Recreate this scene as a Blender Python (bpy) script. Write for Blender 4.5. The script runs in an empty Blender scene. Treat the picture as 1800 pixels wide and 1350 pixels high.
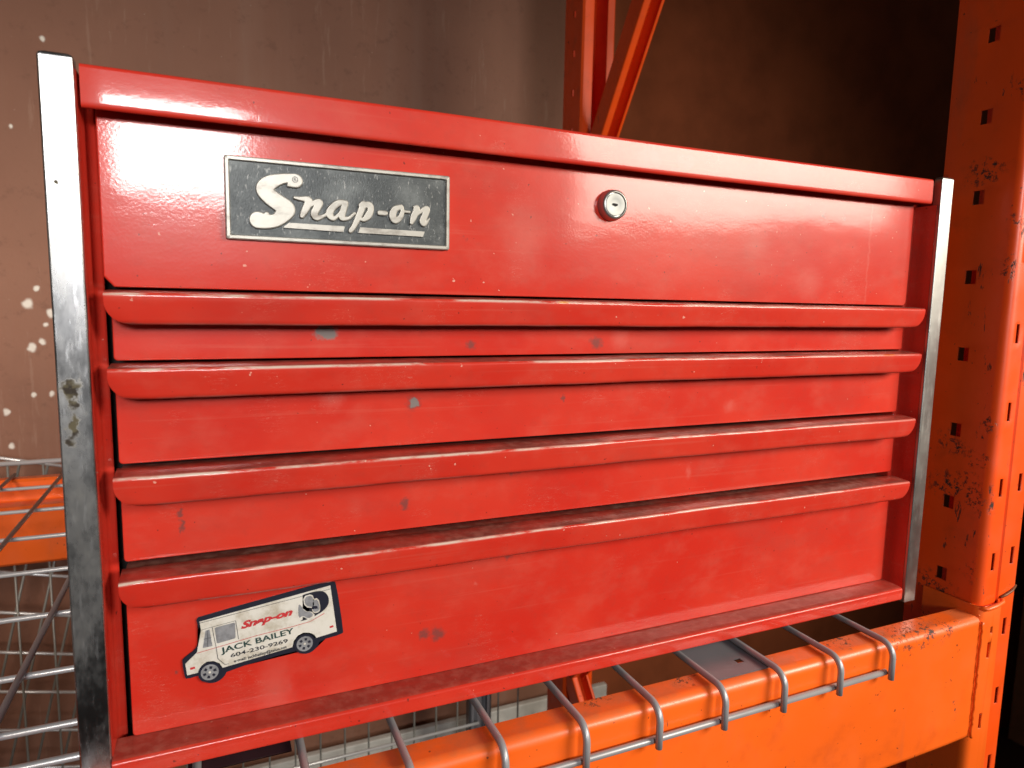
import bpy, bmesh, math, random
import numpy as np
from mathutils import Vector, Matrix, noise
R = math.radians
random.seed(4)
sc = bpy.context.scene
COL = sc.collection

# ------------------------------------------------------------------ camera
cam = bpy.data.cameras.new('camera')
cam.sensor_width = 36; cam.lens = 23.80
cam.clip_start = 0.02; cam.clip_end = 60
cam.dof.use_dof = True; cam.dof.focus_distance = 0.50; cam.dof.aperture_fstop = 13
camo = bpy.data.objects.new('camera', cam); COL.objects.link(camo)
camo.matrix_world = (Matrix.Translation((0.04989, -0.41885, 0.25951)) @ Matrix.Rotation(R(-23.815), 4, 'Z')
                     @ Matrix.Rotation(R(83.153), 4, 'X') @ Matrix.Rotation(R(1.100), 4, 'Z'))
sc.camera = camo

# ------------------------------------------------------------------ dim indoor ambience
w = bpy.data.worlds.new('World'); sc.world = w; w.use_nodes = True
bg = w.node_tree.nodes['Background']; bg.inputs[0].default_value = (1.0, 0.90, 0.78, 1); bg.inputs[1].default_value = 0.034

# ------------------------------------------------------------------ lamps: window, plus added key and wall light
def area(name, loc, target, sx, sy, power, col, spread=180):
    l = bpy.data.lights.new(name, 'AREA'); l.shape = 'RECTANGLE'; l.size = sx; l.size_y = sy
    l.energy = power; l.color = col; l.spread = R(spread)
    o = bpy.data.objects.new(name, l); COL.objects.link(o); o.location = loc
    o.rotation_euler = (Vector(target) - Vector(loc)).to_track_quat('-Z', 'Y').to_euler()
    return o
area('window_light', (-0.07, -2.5, 0.82), (0.02, 0, 0.34), 0.50, 0.36, 4.7, (1.0, 0.98, 0.96), 60)
area('added_key_light', (1.60, -1.35, 0.76), (0.74, 0, 0.06), 1.00, 0.50, 10.5, (1.0, 0.90, 0.76), 80)  # added key from the right front; its falloff darkens the lower left
area('added_wall_light', (-0.90, -1.7, 0.95), (-0.80, 1.15, -0.02), 0.5, 0.4, 4.2, (1.0, 0.84, 0.70), 44)  # added narrow-beam lamp, brightens the left wall and fades to the right

sc.view_settings.view_transform = 'Standard'; sc.view_settings.look = 'None'
sc.view_settings.exposure = 0.0; sc.view_settings.gamma = 1.0

# ------------------------------------------------------------------ object helpers
def tag(o, label=None, cat=None, group=None, kind=None):
    if label: o['label'] = label
    if cat: o['category'] = cat
    if group: o['group'] = group
    if kind: o['kind'] = kind
    return o
def empty(name, loc, label, cat, group=None):
    o = bpy.data.objects.new(name, None); COL.objects.link(o); o.location = loc
    o.empty_display_size = 0.02
    return tag(o, label, cat, group)
def origin_of(o):
    v = Vector((0, 0, 0))
    while o: v += o.location; o = o.parent
    return v
def finish(name, bm, mat, parent=None, smooth=False, loc=None):
    """bm is in world metres; the mesh is shifted so that it sits on its own origin"""
    base = Vector(loc) if loc is not None else (origin_of(parent) if parent else Vector((0, 0, 0)))
    me = bpy.data.meshes.new(name)
    bmesh.ops.transform(bm, matrix=Matrix.Translation(-base), verts=bm.verts)
    bmesh.ops.recalc_face_normals(bm, faces=bm.faces)
    bm.to_mesh(me); bm.free()
    if smooth:
        for p in me.polygons: p.use_smooth = True
    o = bpy.data.objects.new(name, me); COL.objects.link(o)
    if mat: me.materials.append(mat)
    if parent:
        o.parent = parent; o.location = base - origin_of(parent)
    else: o.location = base
    return o
def smooth_by_angle(o, deg=35):
    me = o.data
    for p in me.polygons: p.use_smooth = True
    bm = bmesh.new(); bm.from_mesh(me)
    for e in bm.edges:
        e.smooth = not (len(e.link_faces) == 2 and e.calc_face_angle(0) > R(deg))
    bm.to_mesh(me); bm.free()
    wn = o.modifiers.new('normals', 'WEIGHTED_NORMAL'); wn.keep_sharp = True; wn.weight = 80
    return o
def sheet(o, thick, off=0):
    m = o.modifiers.new('sheet', 'SOLIDIFY'); m.thickness = thick; m.offset = off
    if 'normals' in o.modifiers: o.modifiers.remove(o.modifiers['normals'])
    wn = o.modifiers.new('normals', 'WEIGHTED_NORMAL'); wn.keep_sharp = True; wn.weight = 90
    return o
def box(bm, x0, x1, y0, y1, z0, z1, bev=0, seg=2):
    r = bmesh.ops.create_cube(bm, size=1)
    vs = r['verts']
    for v in vs:
        v.co = Vector(((x0+x1)/2 + v.co.x*(x1-x0), (y0+y1)/2 + v.co.y*(y1-y0), (z0+z1)/2 + v.co.z*(z1-z0)))
    if bev:
        es = list({e for v in vs for e in v.link_edges})
        bmesh.ops.bevel(bm, geom=es, offset=bev, segments=seg, profile=0.5, affect='EDGES')
def tube(bm, pts, r, n=10, closed=False, caps=True):
    pts = [Vector(p) for p in pts]; rings = []
    prev = None
    for i, p in enumerate(pts):
        if i == 0: t = pts[1]-pts[0]
        elif i == len(pts)-1: t = pts[-1]-pts[-2]
        else: t = (pts[i+1]-p).normalized() + (p-pts[i-1]).normalized()
        t.normalize()
        if prev is None:
            a = Vector((0, 0, 1)) if abs(t.z) < .9 else Vector((1, 0, 0))
            u = t.cross(a).normalized()
        else: u = (prev - t*prev.dot(t)).normalized()
        prev = u; v = t.cross(u)
        rings.append([bm.verts.new(p + (u*math.cos(2*math.pi*k/n) + v*math.sin(2*math.pi*k/n))*r) for k in range(n)])
    for a, b in zip(rings, rings[1:]):
        for k in range(n): bm.faces.new((a[k], a[(k+1) % n], b[(k+1) % n], b[k]))
    if caps: bm.faces.new(rings[0][::-1]); bm.faces.new(rings[-1])
def prism_x(bm, prof, x0, x1, nx=1):
    """closed profile of (y,z) swept along x"""
    cols = []
    for i in range(nx+1):
        x = x0 + (x1-x0)*i/nx
        cols.append([bm.verts.new((x, y, z)) for y, z in prof])
    n = len(prof)
    for a, b in zip(cols, cols[1:]):
        for k in range(n): bm.faces.new((a[k], b[k], b[(k+1) % n], a[(k+1) % n]))
    bm.faces.new(cols[0]); bm.faces.new(cols[-1][::-1])
def arc(cx, cy, r, a0, a1, n):
    return [(cx + r*math.cos(R(a0+(a1-a0)*i/n)), cy + r*math.sin(R(a0+(a1-a0)*i/n))) for i in range(n+1)]
def poly_y(bm, pts, y0, y1):
    """outline of (x,z) given depth from y0 (front) to y1 (back)"""
    f = [bm.verts.new((x, y0, z)) for x, z in pts]; b = [bm.verts.new((x, y1, z)) for x, z in pts]
    ff = bm.faces.new(f); fb = bm.faces.new(b[::-1]); n = len(pts)
    for k in range(n): bm.faces.new((f[k], b[k], b[(k+1) % n], f[(k+1) % n]))
    bmesh.ops.triangulate(bm, faces=[ff, fb])
def chaikin(pts, n=2, closed=True):
    for _ in range(n):
        q = []
        m = len(pts)
        for i in range(m if closed else m-1):
            a, b = pts[i], pts[(i+1) % m]
            q += [tuple(a[k]*.75+b[k]*.25 for k in range(len(a))), tuple(a[k]*.25+b[k]*.75 for k in range(len(a)))]
        if not closed: q = [pts[0]] + q + [pts[-1]]
        pts = q
    return pts
def folded_plate(name, prof, z0, z1, holes, mat, parent, thick, place, zcuts=()):
    """open sheet profile [(a,b)...] swept along a third axis, with real openings (u0,u1,z0,z1) cut out;
    place(a,b,z) -> world point"""
    P = [Vector((a, b)) for a, b in prof]
    L = [0]
    for a, b in zip(P, P[1:]): L.append(L[-1] + (b-a).length)
    us = sorted(set([round(x, 6) for x in L] + [round(h[k], 6) for h in holes for k in (0, 1)]))
    zs = sorted(set([round(z0, 6), round(z1, 6)] + [round(h[k], 6) for h in holes for k in (2, 3)] + list(zcuts)))
    def at(u):
        for i in range(len(L)-1):
            if u <= L[i+1] + 1e-7:
                t = (u-L[i])/(L[i+1]-L[i]); return P[i].lerp(P[i+1], t)
        return P[-1]
    bm = bmesh.new(); V = {}
    def vert(i, j):
        if (i, j) not in V:
            p = at(us[i]); V[i, j] = bm.verts.new(place(p.x, p.y, zs[j]))
        return V[i, j]
    for i in range(len(us)-1):
        uc = (us[i]+us[i+1])/2
        for j in range(len(zs)-1):
            zc = (zs[j]+zs[j+1])/2
            if any(h[0] < uc < h[1] and h[2] < zc < h[3] for h in holes): continue
            bm.faces.new((vert(i, j), vert(i+1, j), vert(i+1, j+1), vert(i, j+1)))
    o = finish(name, bm, mat, parent)
    smooth_by_angle(o, 40)
    return sheet(o, thick)

# ------------------------------------------------------------------ material helpers
class NT:
    def __init__(s, name):
        s.m = bpy.data.materials.new(name); s.m.use_nodes = True; s.t = s.m.node_tree; s.N = s.t.nodes; s.L = s.t.links
        s.b = s.N['Principled BSDF']; s.co = s.N.new('ShaderNodeTexCoord').outputs['Object']; s.geo = None
    def put(s, sock, v):
        if hasattr(v, 'is_output') or isinstance(v, bpy.types.NodeSocket): s.L.new(v, sock)
        else:
            if isinstance(v, (tuple, list)) and len(v) == 3 and sock.type == 'RGBA': v = (*v, 1)
            sock.default_value = v
    def set(s, **k):
        for n, v in k.items(): s.put(s.b.inputs[n.replace('_', ' ')], v)
    def noise(s, scale, detail=3, rough=.5, stretch=None, off=0, dist=0):
        v = s.co
        if stretch or off:
            m = s.N.new('ShaderNodeMapping'); s.L.new(v, m.inputs[0]); v = m.outputs[0]
            m.inputs['Location'].default_value = (off, off*.7, off*1.3)
            if stretch: m.inputs['Scale'].default_value = stretch
        n = s.N.new('ShaderNodeTexNoise'); s.L.new(v, n.inputs['Vector'])
        n.inputs['Scale'].default_value = scale; n.inputs['Detail'].default_value = detail
        n.inputs['Roughness'].default_value = rough; n.inputs['Distortion'].default_value = dist
        return n.outputs['Fac']
    def ramp(s, v, a, b, lo=0., hi=1.):
        n = s.N.new('ShaderNodeMapRange'); n.interpolation_type = 'SMOOTHSTEP'
        s.L.new(v, n.inputs[0]); n.inputs[1].default_value = a; n.inputs[2].default_value = b
        n.inputs[3].default_value = lo; n.inputs[4].default_value = hi; return n.outputs[0]
    def math(s, op, a, b=0.):
        n = s.N.new('ShaderNodeMath'); n.operation = op; s.put(n.inputs[0], a); s.put(n.inputs[1], b); return n.outputs[0]
    def mix(s, f, a, b):
        n = s.N.new('ShaderNodeMix'); n.data_type = 'RGBA'; s.put(n.inputs[0], f)
        s.put(n.inputs[6], (*a, 1) if isinstance(a, tuple) and len(a) == 3 else a)
        s.put(n.inputs[7], (*b, 1) if isinstance(b, tuple) and len(b) == 3 else b); return n.outputs[2]
    def up(s):
        g = s.N.new('ShaderNodeNewGeometry'); x = s.N.new('ShaderNodeSeparateXYZ'); s.L.new(g.outputs['Normal'], x.inputs[0])
        return x.outputs[2]
    def attr(s, name):
        a = s.N.new('ShaderNodeAttribute'); a.attribute_name = name; return a.outputs['Fac']
    def spots(s, lst, soft=.35, dist=.0016, nscale=260):
        """blotches at real places on the thing: (centre, radius, (squash x,y,z))"""
        n = s.N.new('ShaderNodeTexNoise'); s.L.new(s.co, n.inputs['Vector']); n.inputs['Scale'].default_value = nscale
        n.inputs['Detail'].default_value = 4
        a = s.N.new('ShaderNodeVectorMath'); a.operation = 'SUBTRACT'; s.L.new(n.outputs['Color'], a.inputs[0]); a.inputs[1].default_value = (.5, .5, .5)
        k = s.N.new('ShaderNodeVectorMath'); k.operation = 'SCALE'; s.L.new(a.outputs[0], k.inputs[0]); k.inputs['Scale'].default_value = dist*6
        p = s.N.new('ShaderNodeVectorMath'); p.operation = 'ADD'; s.L.new(s.co, p.inputs[0]); s.L.new(k.outputs[0], p.inputs[1])
        tot = None
        for it in lst:
            c, r = it[0], it[1]; sq = it[2] if len(it) > 2 else (1, 1, 1)
            d = s.N.new('ShaderNodeVectorMath'); d.operation = 'SUBTRACT'; s.L.new(p.outputs[0], d.inputs[0]); d.inputs[1].default_value = c
            m = s.N.new('ShaderNodeVectorMath'); m.operation = 'MULTIPLY'; s.L.new(d.outputs[0], m.inputs[0]); m.inputs[1].default_value = sq
            l = s.N.new('ShaderNodeVectorMath'); l.operation = 'LENGTH'; s.L.new(m.outputs[0], l.inputs[0])
            f = s.ramp(l.outputs['Value'], r*(1-soft), r*(1+soft), 1, 0)
            tot = f if tot is None else s.math('MAXIMUM', tot, f)
        return tot
    def bump(s, layers):
        prev = None
        for h, st, d in layers:
            n = s.N.new('ShaderNodeBump'); s.put(n.inputs['Height'], h); n.inputs['Strength'].default_value = st
            n.inputs['Distance'].default_value = d
            if prev: s.L.new(prev, n.inputs['Normal'])
            prev = n.outputs[0]
        s.L.new(prev, s.b.inputs['Normal']); s.L.new(prev, s.b.inputs['Coat Normal'])

def red_paint(name, dark=(), chips=(), pale=(), wear=False, seed=0, rough=.34, dusty=.85, yellow=()):
    t = NT(name)
    base = (0.52, 0.023, 0.013)
    big = t.noise(9, 3, .55, off=seed)
    c = t.mix(t.ramp(big, .3, .7), base, (0.58, 0.040, 0.022))
    haze = t.noise(34, 5, .6, stretch=(1, 1, 1.5), off=seed+3)               # hazy grime rubbed into the paint
    c = t.mix(t.ramp(haze, .45, .78, 0, .15), c, (0.55, 0.17, 0.12))
    smear = t.noise(15, 4, .6, stretch=(.7, 1, 1.6), off=seed+9)
    c = t.mix(t.ramp(smear, .48, .78, 0, .34), c, (0.36, 0.06, 0.045))
    streak = t.noise(60, 3, .6, stretch=(.06, 1, 3.2), off=seed+5)           # wiping streaks
    c = t.mix(t.ramp(streak, .60, .72, 0, .10), c, (0.62, 0.22, 0.16))
    fine = t.noise(120, 4, .65, off=seed+13)
    c = t.mix(t.ramp(fine, .48, .75, 0, .16), c, (0.30, 0.05, 0.035))
    hair = t.noise(75, 3, .6, stretch=(.5, 1, 3), off=seed+15, dist=2.5)
    c = t.mix(t.math('MULTIPLY', t.ramp(t.math('ABSOLUTE', t.math('SUBTRACT', hair, .5)), .0, .006, 1, 0), t.ramp(t.noise(22, 2, .5, off=seed+16), .58, .64, 0, .45)), c, (0.62, 0.30, 0.24))
    speck = t.noise(430, 1, .4, off=seed+1)
    c = t.mix(t.ramp(speck, .765, .80, 0, .8), c, (0.10, 0.02, 0.015))
    fl = t.noise(300, 1, .4, off=seed+7)
    c = t.mix(t.ramp(fl, .79, .82, 0, .6), c, (0.75, 0.45, 0.35))
    if pale: c = t.mix(t.math('MULTIPLY', t.spots(pale, .95, .001), .12), c, (0.72, 0.40, 0.33))
    if dark: c = t.mix(t.math('MULTIPLY', t.spots(dark, .6, .0016), .75), c, (0.14, 0.055, 0.05))
    met = 0.0; rg = t.ramp(haze, .3, .9, rough-.02, rough+.06)
    if chips:
        s = t.spots(chips, .3, .0012); c = t.mix(s, c, (0.20, 0.17, 0.16)); rg = t.math('MAXIMUM', rg, t.math('MULTIPLY', s, .6))
    dn = t.noise(26, 5, .62, stretch=(.4, 1, 1), off=seed+2)
    dust = t.math('MULTIPLY', t.ramp(t.up(), .85, .97), t.ramp(dn, .32, .62, .30, dusty))
    c = t.mix(dust, c, t.mix(t.ramp(t.noise(120,3,.6),.4,.7), (0.095, 0.042, 0.032), (0.19, 0.115, 0.088))); rg = t.math('MAXIMUM', rg, t.math('MULTIPLY', dust, .8))
    if wear:
        wn = t.noise(70, 6, .7, stretch=(.25, 1, 1), off=seed)
        wm = t.math('MULTIPLY', t.attr('wear'), t.ramp(wn, .40, .56))
        yn = t.noise(18, 1, .5, off=seed+4)
        wc = t.mix(t.ramp(yn, .74, .78), (0.60, 0.50, 0.42), (0.72, 0.42, 0.08))
        c = t.mix(wm, c, wc)
    if yellow: c = t.mix(t.spots(yellow, .3, .0008), c, (0.80, 0.42, 0.05))
    t.set(Base_Color=c, Roughness=rg, Coat_Weight=t.math('SUBTRACT', .44, t.math('MULTIPLY', dust, .25)), Coat_Roughness=.085,
          Specular_IOR_Level=.18)
    t.bump([(t.noise(8, 2, .5, off=seed), .10, .0035), (t.noise(55, 2, .5, stretch=(.6, 1, 1.3), off=seed+2), .07, .0010),
            (t.noise(620, 2, .5), .08, .0003)])
    return t.m

def orange_paint(name, chips=(), seed=0, amount=.0, base=(0.84, 0.124, 0.010)):
    t = NT(name)
    c = t.mix(t.ramp(t.noise(7, 3, .5, off=seed), .3, .7), base, tuple(min(1, v*1.13) for v in base))
    c = t.mix(t.ramp(t.noise(30, 4, .6, off=seed+2), .52, .8, 0, .35), c, (0.42, 0.060, 0.012))
    sp = t.noise(240, 2, .5, off=seed+4)
    c = t.mix(t.ramp(sp, .73, .77, 0, .8), c, (0.09, 0.025, 0.012))
    scr = t.noise(90, 5, .75, stretch=(1.5, 1.5, .35), off=seed+6)
    reg = t.noise(8, 2, .5, off=seed+8)
    chip = t.math('MULTIPLY', t.ramp(scr, .62-amount*.1, .65-amount*.1), t.ramp(reg, .55-amount, .60-amount))
    if chips:
        lo = t.spots(chips, .5, .004, 90)
        fr = t.ramp(t.noise(190, 6, .8, off=seed), .535, .57)
        chip = t.math('MAXIMUM', chip, t.math('MULTIPLY', lo, fr))
    c = t.mix(chip, c, (0.035, 0.022, 0.018))
    sc2 = t.noise(26, 4, .6, stretch=(1, 1, .25), off=seed+11)
    c = t.mix(t.ramp(sc2, .60, .8, 0, .3), c, (0.30, 0.10, 0.05))
    dn = t.noise(40, 4, .6, off=seed+5)
    dust = t.math('MULTIPLY', t.ramp(t.up(), .6, .95), t.ramp(dn, .35, .7, .05, .45))
    c = t.mix(dust, c, (0.30, 0.15, 0.08))
    rg = t.math('MAXIMUM', t.ramp(t.noise(25, 3), .3, .8, .34, .52), t.math('MULTIPLY', chip, .7))
    t.set(Base_Color=c, Roughness=rg, Coat_Weight=.15, Coat_Roughness=.18)
    t.bump([(t.noise(14, 2), .2, .003), (t.noise(500, 2), .10, .0003), (t.math('SUBTRACT', 1., chip), .5, .0004)])
    return t.m

def metal(name, col, rough=.3, scratch=None, grime=(), grimecol=(.10, .085, .05), metallic=1., var=.15, spk=0., film=0.):
    t = NT(name)
    n = t.noise(14, 2, .5)
    c = t.mix(t.ramp(n, .3, .75), col, tuple(v*(1-var) for v in col))
    rg = t.ramp(t.noise(45, 4, .6, off=3), .35, .7, rough*.94, rough*1.08)
    layers = [(t.noise(12, 2), .05, .002)]
    if scratch:
        s = t.noise(160, 4, .7, stretch=scratch); layers.append((s, .05, .0002)); rg = t.math('ADD', rg, t.ramp(s, .5, .8, 0, .12))
    if spk:
        s = t.noise(210, 3, .6, off=4); c = t.mix(t.ramp(s, .62, .68, 0, spk), c, (0.16, 0.13, 0.08))
        rg = t.math('ADD', rg, t.ramp(s, .6, .7, 0, .2))
    mt = metallic
    if film:
        fz = t.math('MULTIPLY', t.ramp(t.noise(26, 5, .7, stretch=(1, 1, .5), off=6), .42, .72), film); c = t.mix(fz, c, (0.16, 0.145, 0.11))
        rg = t.math('ADD', rg, t.math('MULTIPLY', fz, .25)); mt = t.math('SUBTRACT', metallic, t.math('MULTIPLY', fz, .35))
        hs = t.noise(420, 3, .7, stretch=(.25, 1, 1.4), off=2); c = t.mix(t.ramp(hs, .70, .76, 0, .5), c, (0.85, 0.85, 0.82))
    if grime:
        g = t.math('MULTIPLY', t.spots(grime, .35, .0035, 120), t.ramp(t.noise(200, 5, .7), .3, .5, .35, 1))
        c = t.mix(g, c, t.mix(t.ramp(t.noise(170, 4), .45, .6), grimecol, (.03, .022, .015)))
        rg = t.math('MAXIMUM', rg, t.math('MULTIPLY', g, .8)); mt = t.math('MULTIPLY', mt, t.math('SUBTRACT', 1., t.math('MULTIPLY', g, .9)))
    t.set(Base_Color=c, Roughness=rg, Metallic=mt); t.bump(layers)
    return t.m
def plain(name, col, rough=.5, metallic=0., nv=.2, sc_=40, spec=.5):
    t = NT(name); n = t.noise(sc_, 4, .6)
    t.set(Base_Color=t.mix(t.ramp(n, .3, .75), col, tuple(v*(1-nv) for v in col)), Roughness=rough, Metallic=metallic, Specular_IOR_Level=spec)
    return t.m

# ================================================================== THE SETTING
t = NT('brown_wall_paint')
c = t.mix(t.ramp(t.noise(1.3, 4, .6), .3, .7), (0.32, 0.158, 0.105), (0.25, 0.118, 0.078))
c = t.mix(t.ramp(t.noise(9, 5, .65), .5, .8, 0, .35), c, (0.20, 0.10, 0.07))
c = t.mix(t.ramp(t.noise(2.2, 3, .6, stretch=(6, 1, .3), off=4), .5, .8, 0, .3), c, (0.33, 0.21, 0.16))
WS = [((-.225, .730), .007), ((-.284, .566), .006), ((-.2739, .239), .014), ((-.2586, .269), .008), ((-.2399, .2228), .010),
      ((-.2486, .1986), .006), ((-.2549, .168), .008), ((-.274, .1546), .011), ((-.3217, .033), .009), ((-.2744, .0626), .006),
      ((-.2464, .0638), .007), ((-.3148, -.036), .007), ((.25, .80), .006), ((.50, .72), .007), ((.02, .66), .005)]
lst = [((x, 0, z), r*.72, (1.25, .2, 1)) for (x, z), r in WS[:12]]
c = t.mix(t.ramp(t.noise(38, 5, .7, off=9), .56, .70, 0, .35), c, (0.16, 0.075, 0.05))
c = t.mix(t.ramp(t.noise(16, 6, .75, stretch=(3, 1, .25), off=14), .58, .66, 0, .30), c, (0.42, 0.27, 0.20))
c = t.mix(t.ramp(t.noise(140, 2, .5, off=2), .74, .78, 0, .5), c, (0.55, 0.42, 0.34))
c = t.mix(t.spots(lst, .45, .003, 40), c, (0.85, 0.80, 0.72))
t.set(Base_Color=c, Roughness=.6, Specular_IOR_Level=.2); t.bump([(t.noise(6, 3), .25, .02), (t.noise(90, 3), .2, .002)])
M_wall = t.m
bm = bmesh.new(); box(bm, -3.2, 4.2, 0, 0.12, -1.4, 3.0)
bmesh.ops.translate(bm, verts=bm.verts, vec=(0, 1.15, 0))
tag(finish('wall', bm, M_wall, loc=(0, 1.15, 0)), kind='structure')
bm = bmesh.new(); box(bm, -3.2, 4.2, -4.5, 1.149, -1.5, -1.4)
tag(finish('floor', bm, plain('floor_concrete', (0.085, 0.048, 0.034), .6, nv=.5, sc_=3)), kind='structure')

# ================================================================== RACK
ORC = [((.60, -.050, -.017), .014, (.35, 1, 1)), ((.52, -.036, -.017), .013, (1, 1, 1)), ((.65, -.020, -.017), .012, (.7, 1, 1)), ((.63, -.053, -.019), .008, (.35, 1, 1)),
       ((.36, -.036, -.017), .009, (1, 1, 1)), ((.285, -.030, -.017), .010, (.8, 1, 1)), ((.20, -.025, -.017), .007), ((.55, -.014, -.017), .006, (.3, 1, 1)), ((.62, -.070, -.10), .004), ((.655, -.056, -.10), .006, (2.5, 1, .5))]
M_beam = orange_paint('orange_beam_paint', [((p[0][0]-.68, p[0][1], p[0][2]+.138), *p[1:]) for p in ORC], 0, .0)
M_rear = orange_paint('orange_rear_beam_paint', (), 6)
M_up = orange_paint('orange_upright_paint',
    [((0, y+.05, z+1.4), r, (1, s, 1.3)) for y, z, r, s in [(-.012, .135, .013, 1), (-.035, .125, .010, 1), (-.020, .095, .018, .7), (-.035, .085, .012, 1),
     (-.005, -.005, .014, .6), (-.02, .385, .012, .7), (-.012, .375, .006, 1), (-.046, .30, .011, 2.5), (-.046, .34, .010, 2.5), (-.042, .16, .010, 2), (-.040, .02, .010, 2),
     (.018, .37, .022, 4), (.0, .41, .004, 1), (-.045, .45, .012, 2)]], 3, .0, base=(0.78, 0.076, 0.005))

# ---- upright frame at the right: front post, rear post, braces
UZ = -1.4
frame = empty('upright_frame', (.685, -.05, UZ), 'orange punched steel upright frame of the rack, right of the red chest', 'rack upright')
# front post: web (square holes) -> rounded corner -> stepped face (two slot columns) -> far side
prof = [(.685, .020), (.685, -.043)] + arc(.692, -.043, .007, 180, 270, 5)[1:] + [(.7065, -.050), (.709, -.0478), (.7115, -.0500), (.733, -.050)] + arc(.733, -.043, .007, 270, 360, 4)[1:] + [(.740, .020)]
L = [0]
for a, b in zip(prof, prof[1:]): L.append(L[-1] + math.hypot(b[0]-a[0], b[1]-a[1]))
def u_of_y(y): return .020 - y
iA = [i for i, p in enumerate(prof) if abs(p[0]-.692) < 1e-5 and abs(p[1]+.05) < 1e-5][0]
uA = L[iA]
def u_of_x(x): return uA + (x-.692)
holes = []
zw = [.501 + .0705*k for k in range(4, 0, -1)] + [.5012, .4317, .3617, .2908, .2203, .1495, .0800, .0094] + [.0094-.0703*k for k in range(1, 14)]
for z in zw: holes.append((u_of_y(-.0088), u_of_y(-.0192), z-.0064, z+.0060))
z1 = .1711
for k in range(-20, 9):
    z = z1 + k*.0697
    holes.append((u_of_x(.6955), u_of_x(.7005), z-.0085, z+.0085))
    z = .1042 + k*.0697
    holes.append((u_of_x(.7245), u_of_x(.7300), z-.0085, z+.0085))
holes = [h for h in holes if h[2] > UZ+.02 and h[3] < 1.05]
# slots of the two columns cross each other's rows: cut cells only inside their own column
fp = folded_plate('post', prof, UZ, 1.1, holes, M_up, frame, .0022, lambda a, b, z: (a, b, z))
# rear post: channel with its open side towards the front
prof2 = [(.706, .728), (.688, .728), (.685, .731), (.685, .797), (.688, .800), (.749, .800), (.752, .797), (.752, .731), (.749, .728), (.736, .728)]
h2 = []
for k in range(-26, 16):
    z = .655 + .0705*k
    h2.append((.016+.0042+.027, .016+.0042+.036, z-.006, z+.006))
folded_plate('post', prof2, UZ, 1.1, [h for h in h2 if h[2] > UZ+.02 and h[3] < 1.05], M_up, frame, .0022, lambda a, b, z: (a, b, z))
# diagonal braces: channels with inward lips, open side facing down and forward
def brace(p0, p1, name='brace'):
    p0 = Vector(p0); p1 = Vector(p1); d = (p1-p0).normalized(); X = Vector((1, 0, 0)); n = X.cross(d).normalized()
    if n.y > 0: n = -n
    hw, dp, lip = .0185, .038, .011
    pr = [(-hw+lip, dp), (-hw+.002, dp), (-hw, dp-.002), (-hw, .002), (-hw+.002, 0), (hw-.002, 0), (hw, .002), (hw, dp-.002), (hw-.002, dp), (hw-lip*.5, dp)]
    ln = (p1-p0).length
    return folded_plate(name, pr, 0, ln, [], M_up, frame, .0022, lambda a, b, z: p0 + X*a + n*b + d*z)
brace((.7105, .728, .530), (.7105, .03, 1.60))
brace((.7085, .745, -.48), (.7085, .022, .352))
brace((.7085, .745, -.50), (.7085, .022, -1.30))
bm = bmesh.new(); tube(bm, [(.6835, -.006, -.158), (.679, -.006, -.158)], .0055, 6); finish('bolt', bm, plain('dark_bolt', (.03, .02, .018), .5), frame)

# ---- beams
def beam(name, label, yo, flip, mat, x0=-1.9, x1=.6825):
    """step beam; yo = outer face, flip=+1 when the outer face looks to -y"""
    f = flip
    zt, zl, zb = -.0172, -.050, -.138
    r = .0075
    pts = [(yo+f*r, zt)] ; 
    o = []
    for a in range(7):
        an = R(90*a/6); o.append((yo + f*(r - r*math.sin(an)), zt - r + r*math.cos(an)))
    b = []
    for a in range(5):
        an = R(90*a/4); b.append((yo + f*(r - r*math.cos(an)), zb + r - r*math.sin(an)))
    prof = o + b
    wi = .062; ws = .0265
    prof += [(yo+f*(wi-.004), zb), (yo+f*wi, zb+.004), (yo+f*wi, zl-.004), (yo+f*(wi-.004), zl), (yo+f*(ws+.002), zl), (yo+f*ws, zl+.002), (yo+f*ws, zt-.004), (yo+f*(ws-.004), zt)]
    root = empty(name, (x1, 0 if flip > 0 else 0, zb), label, 'rack beam')
    bm = bmesh.new()
    xs = [x0, -1.0, -.2, .0, .1, .2, .3, .4, .5, .6, .652, .672, x1]
    cols = []
    for x in xs:
        # the welded end swells slightly towards the connector
        k = max(0, (x-.64)/.04)
        cols.append([bm.verts.new((x, y + (f*.0012*k if abs(y-yo) < .004 else 0), z)) for y, z in prof])
    n = len(prof)
    for a, b2 in zip(cols, cols[1:]):
        for q in range(n): bm.faces.new((a[q], b2[q], b2[(q+1) % n], a[(q+1) % n]))
    bm.faces.new(cols[0]); bm.faces.new(cols[-1][::-1])
    o = finish('beam_body', bm, mat, root); smooth_by_angle(o, 30)
    return root
B1 = beam('rack_beam', 'orange front beam of the rack carrying the wire deck hooks, chipped on top', -.056, 1, M_beam)
B2 = beam('rack_beam', 'orange rear beam of the rack seen low behind the chest at the left', .806, -1, M_rear)
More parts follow.
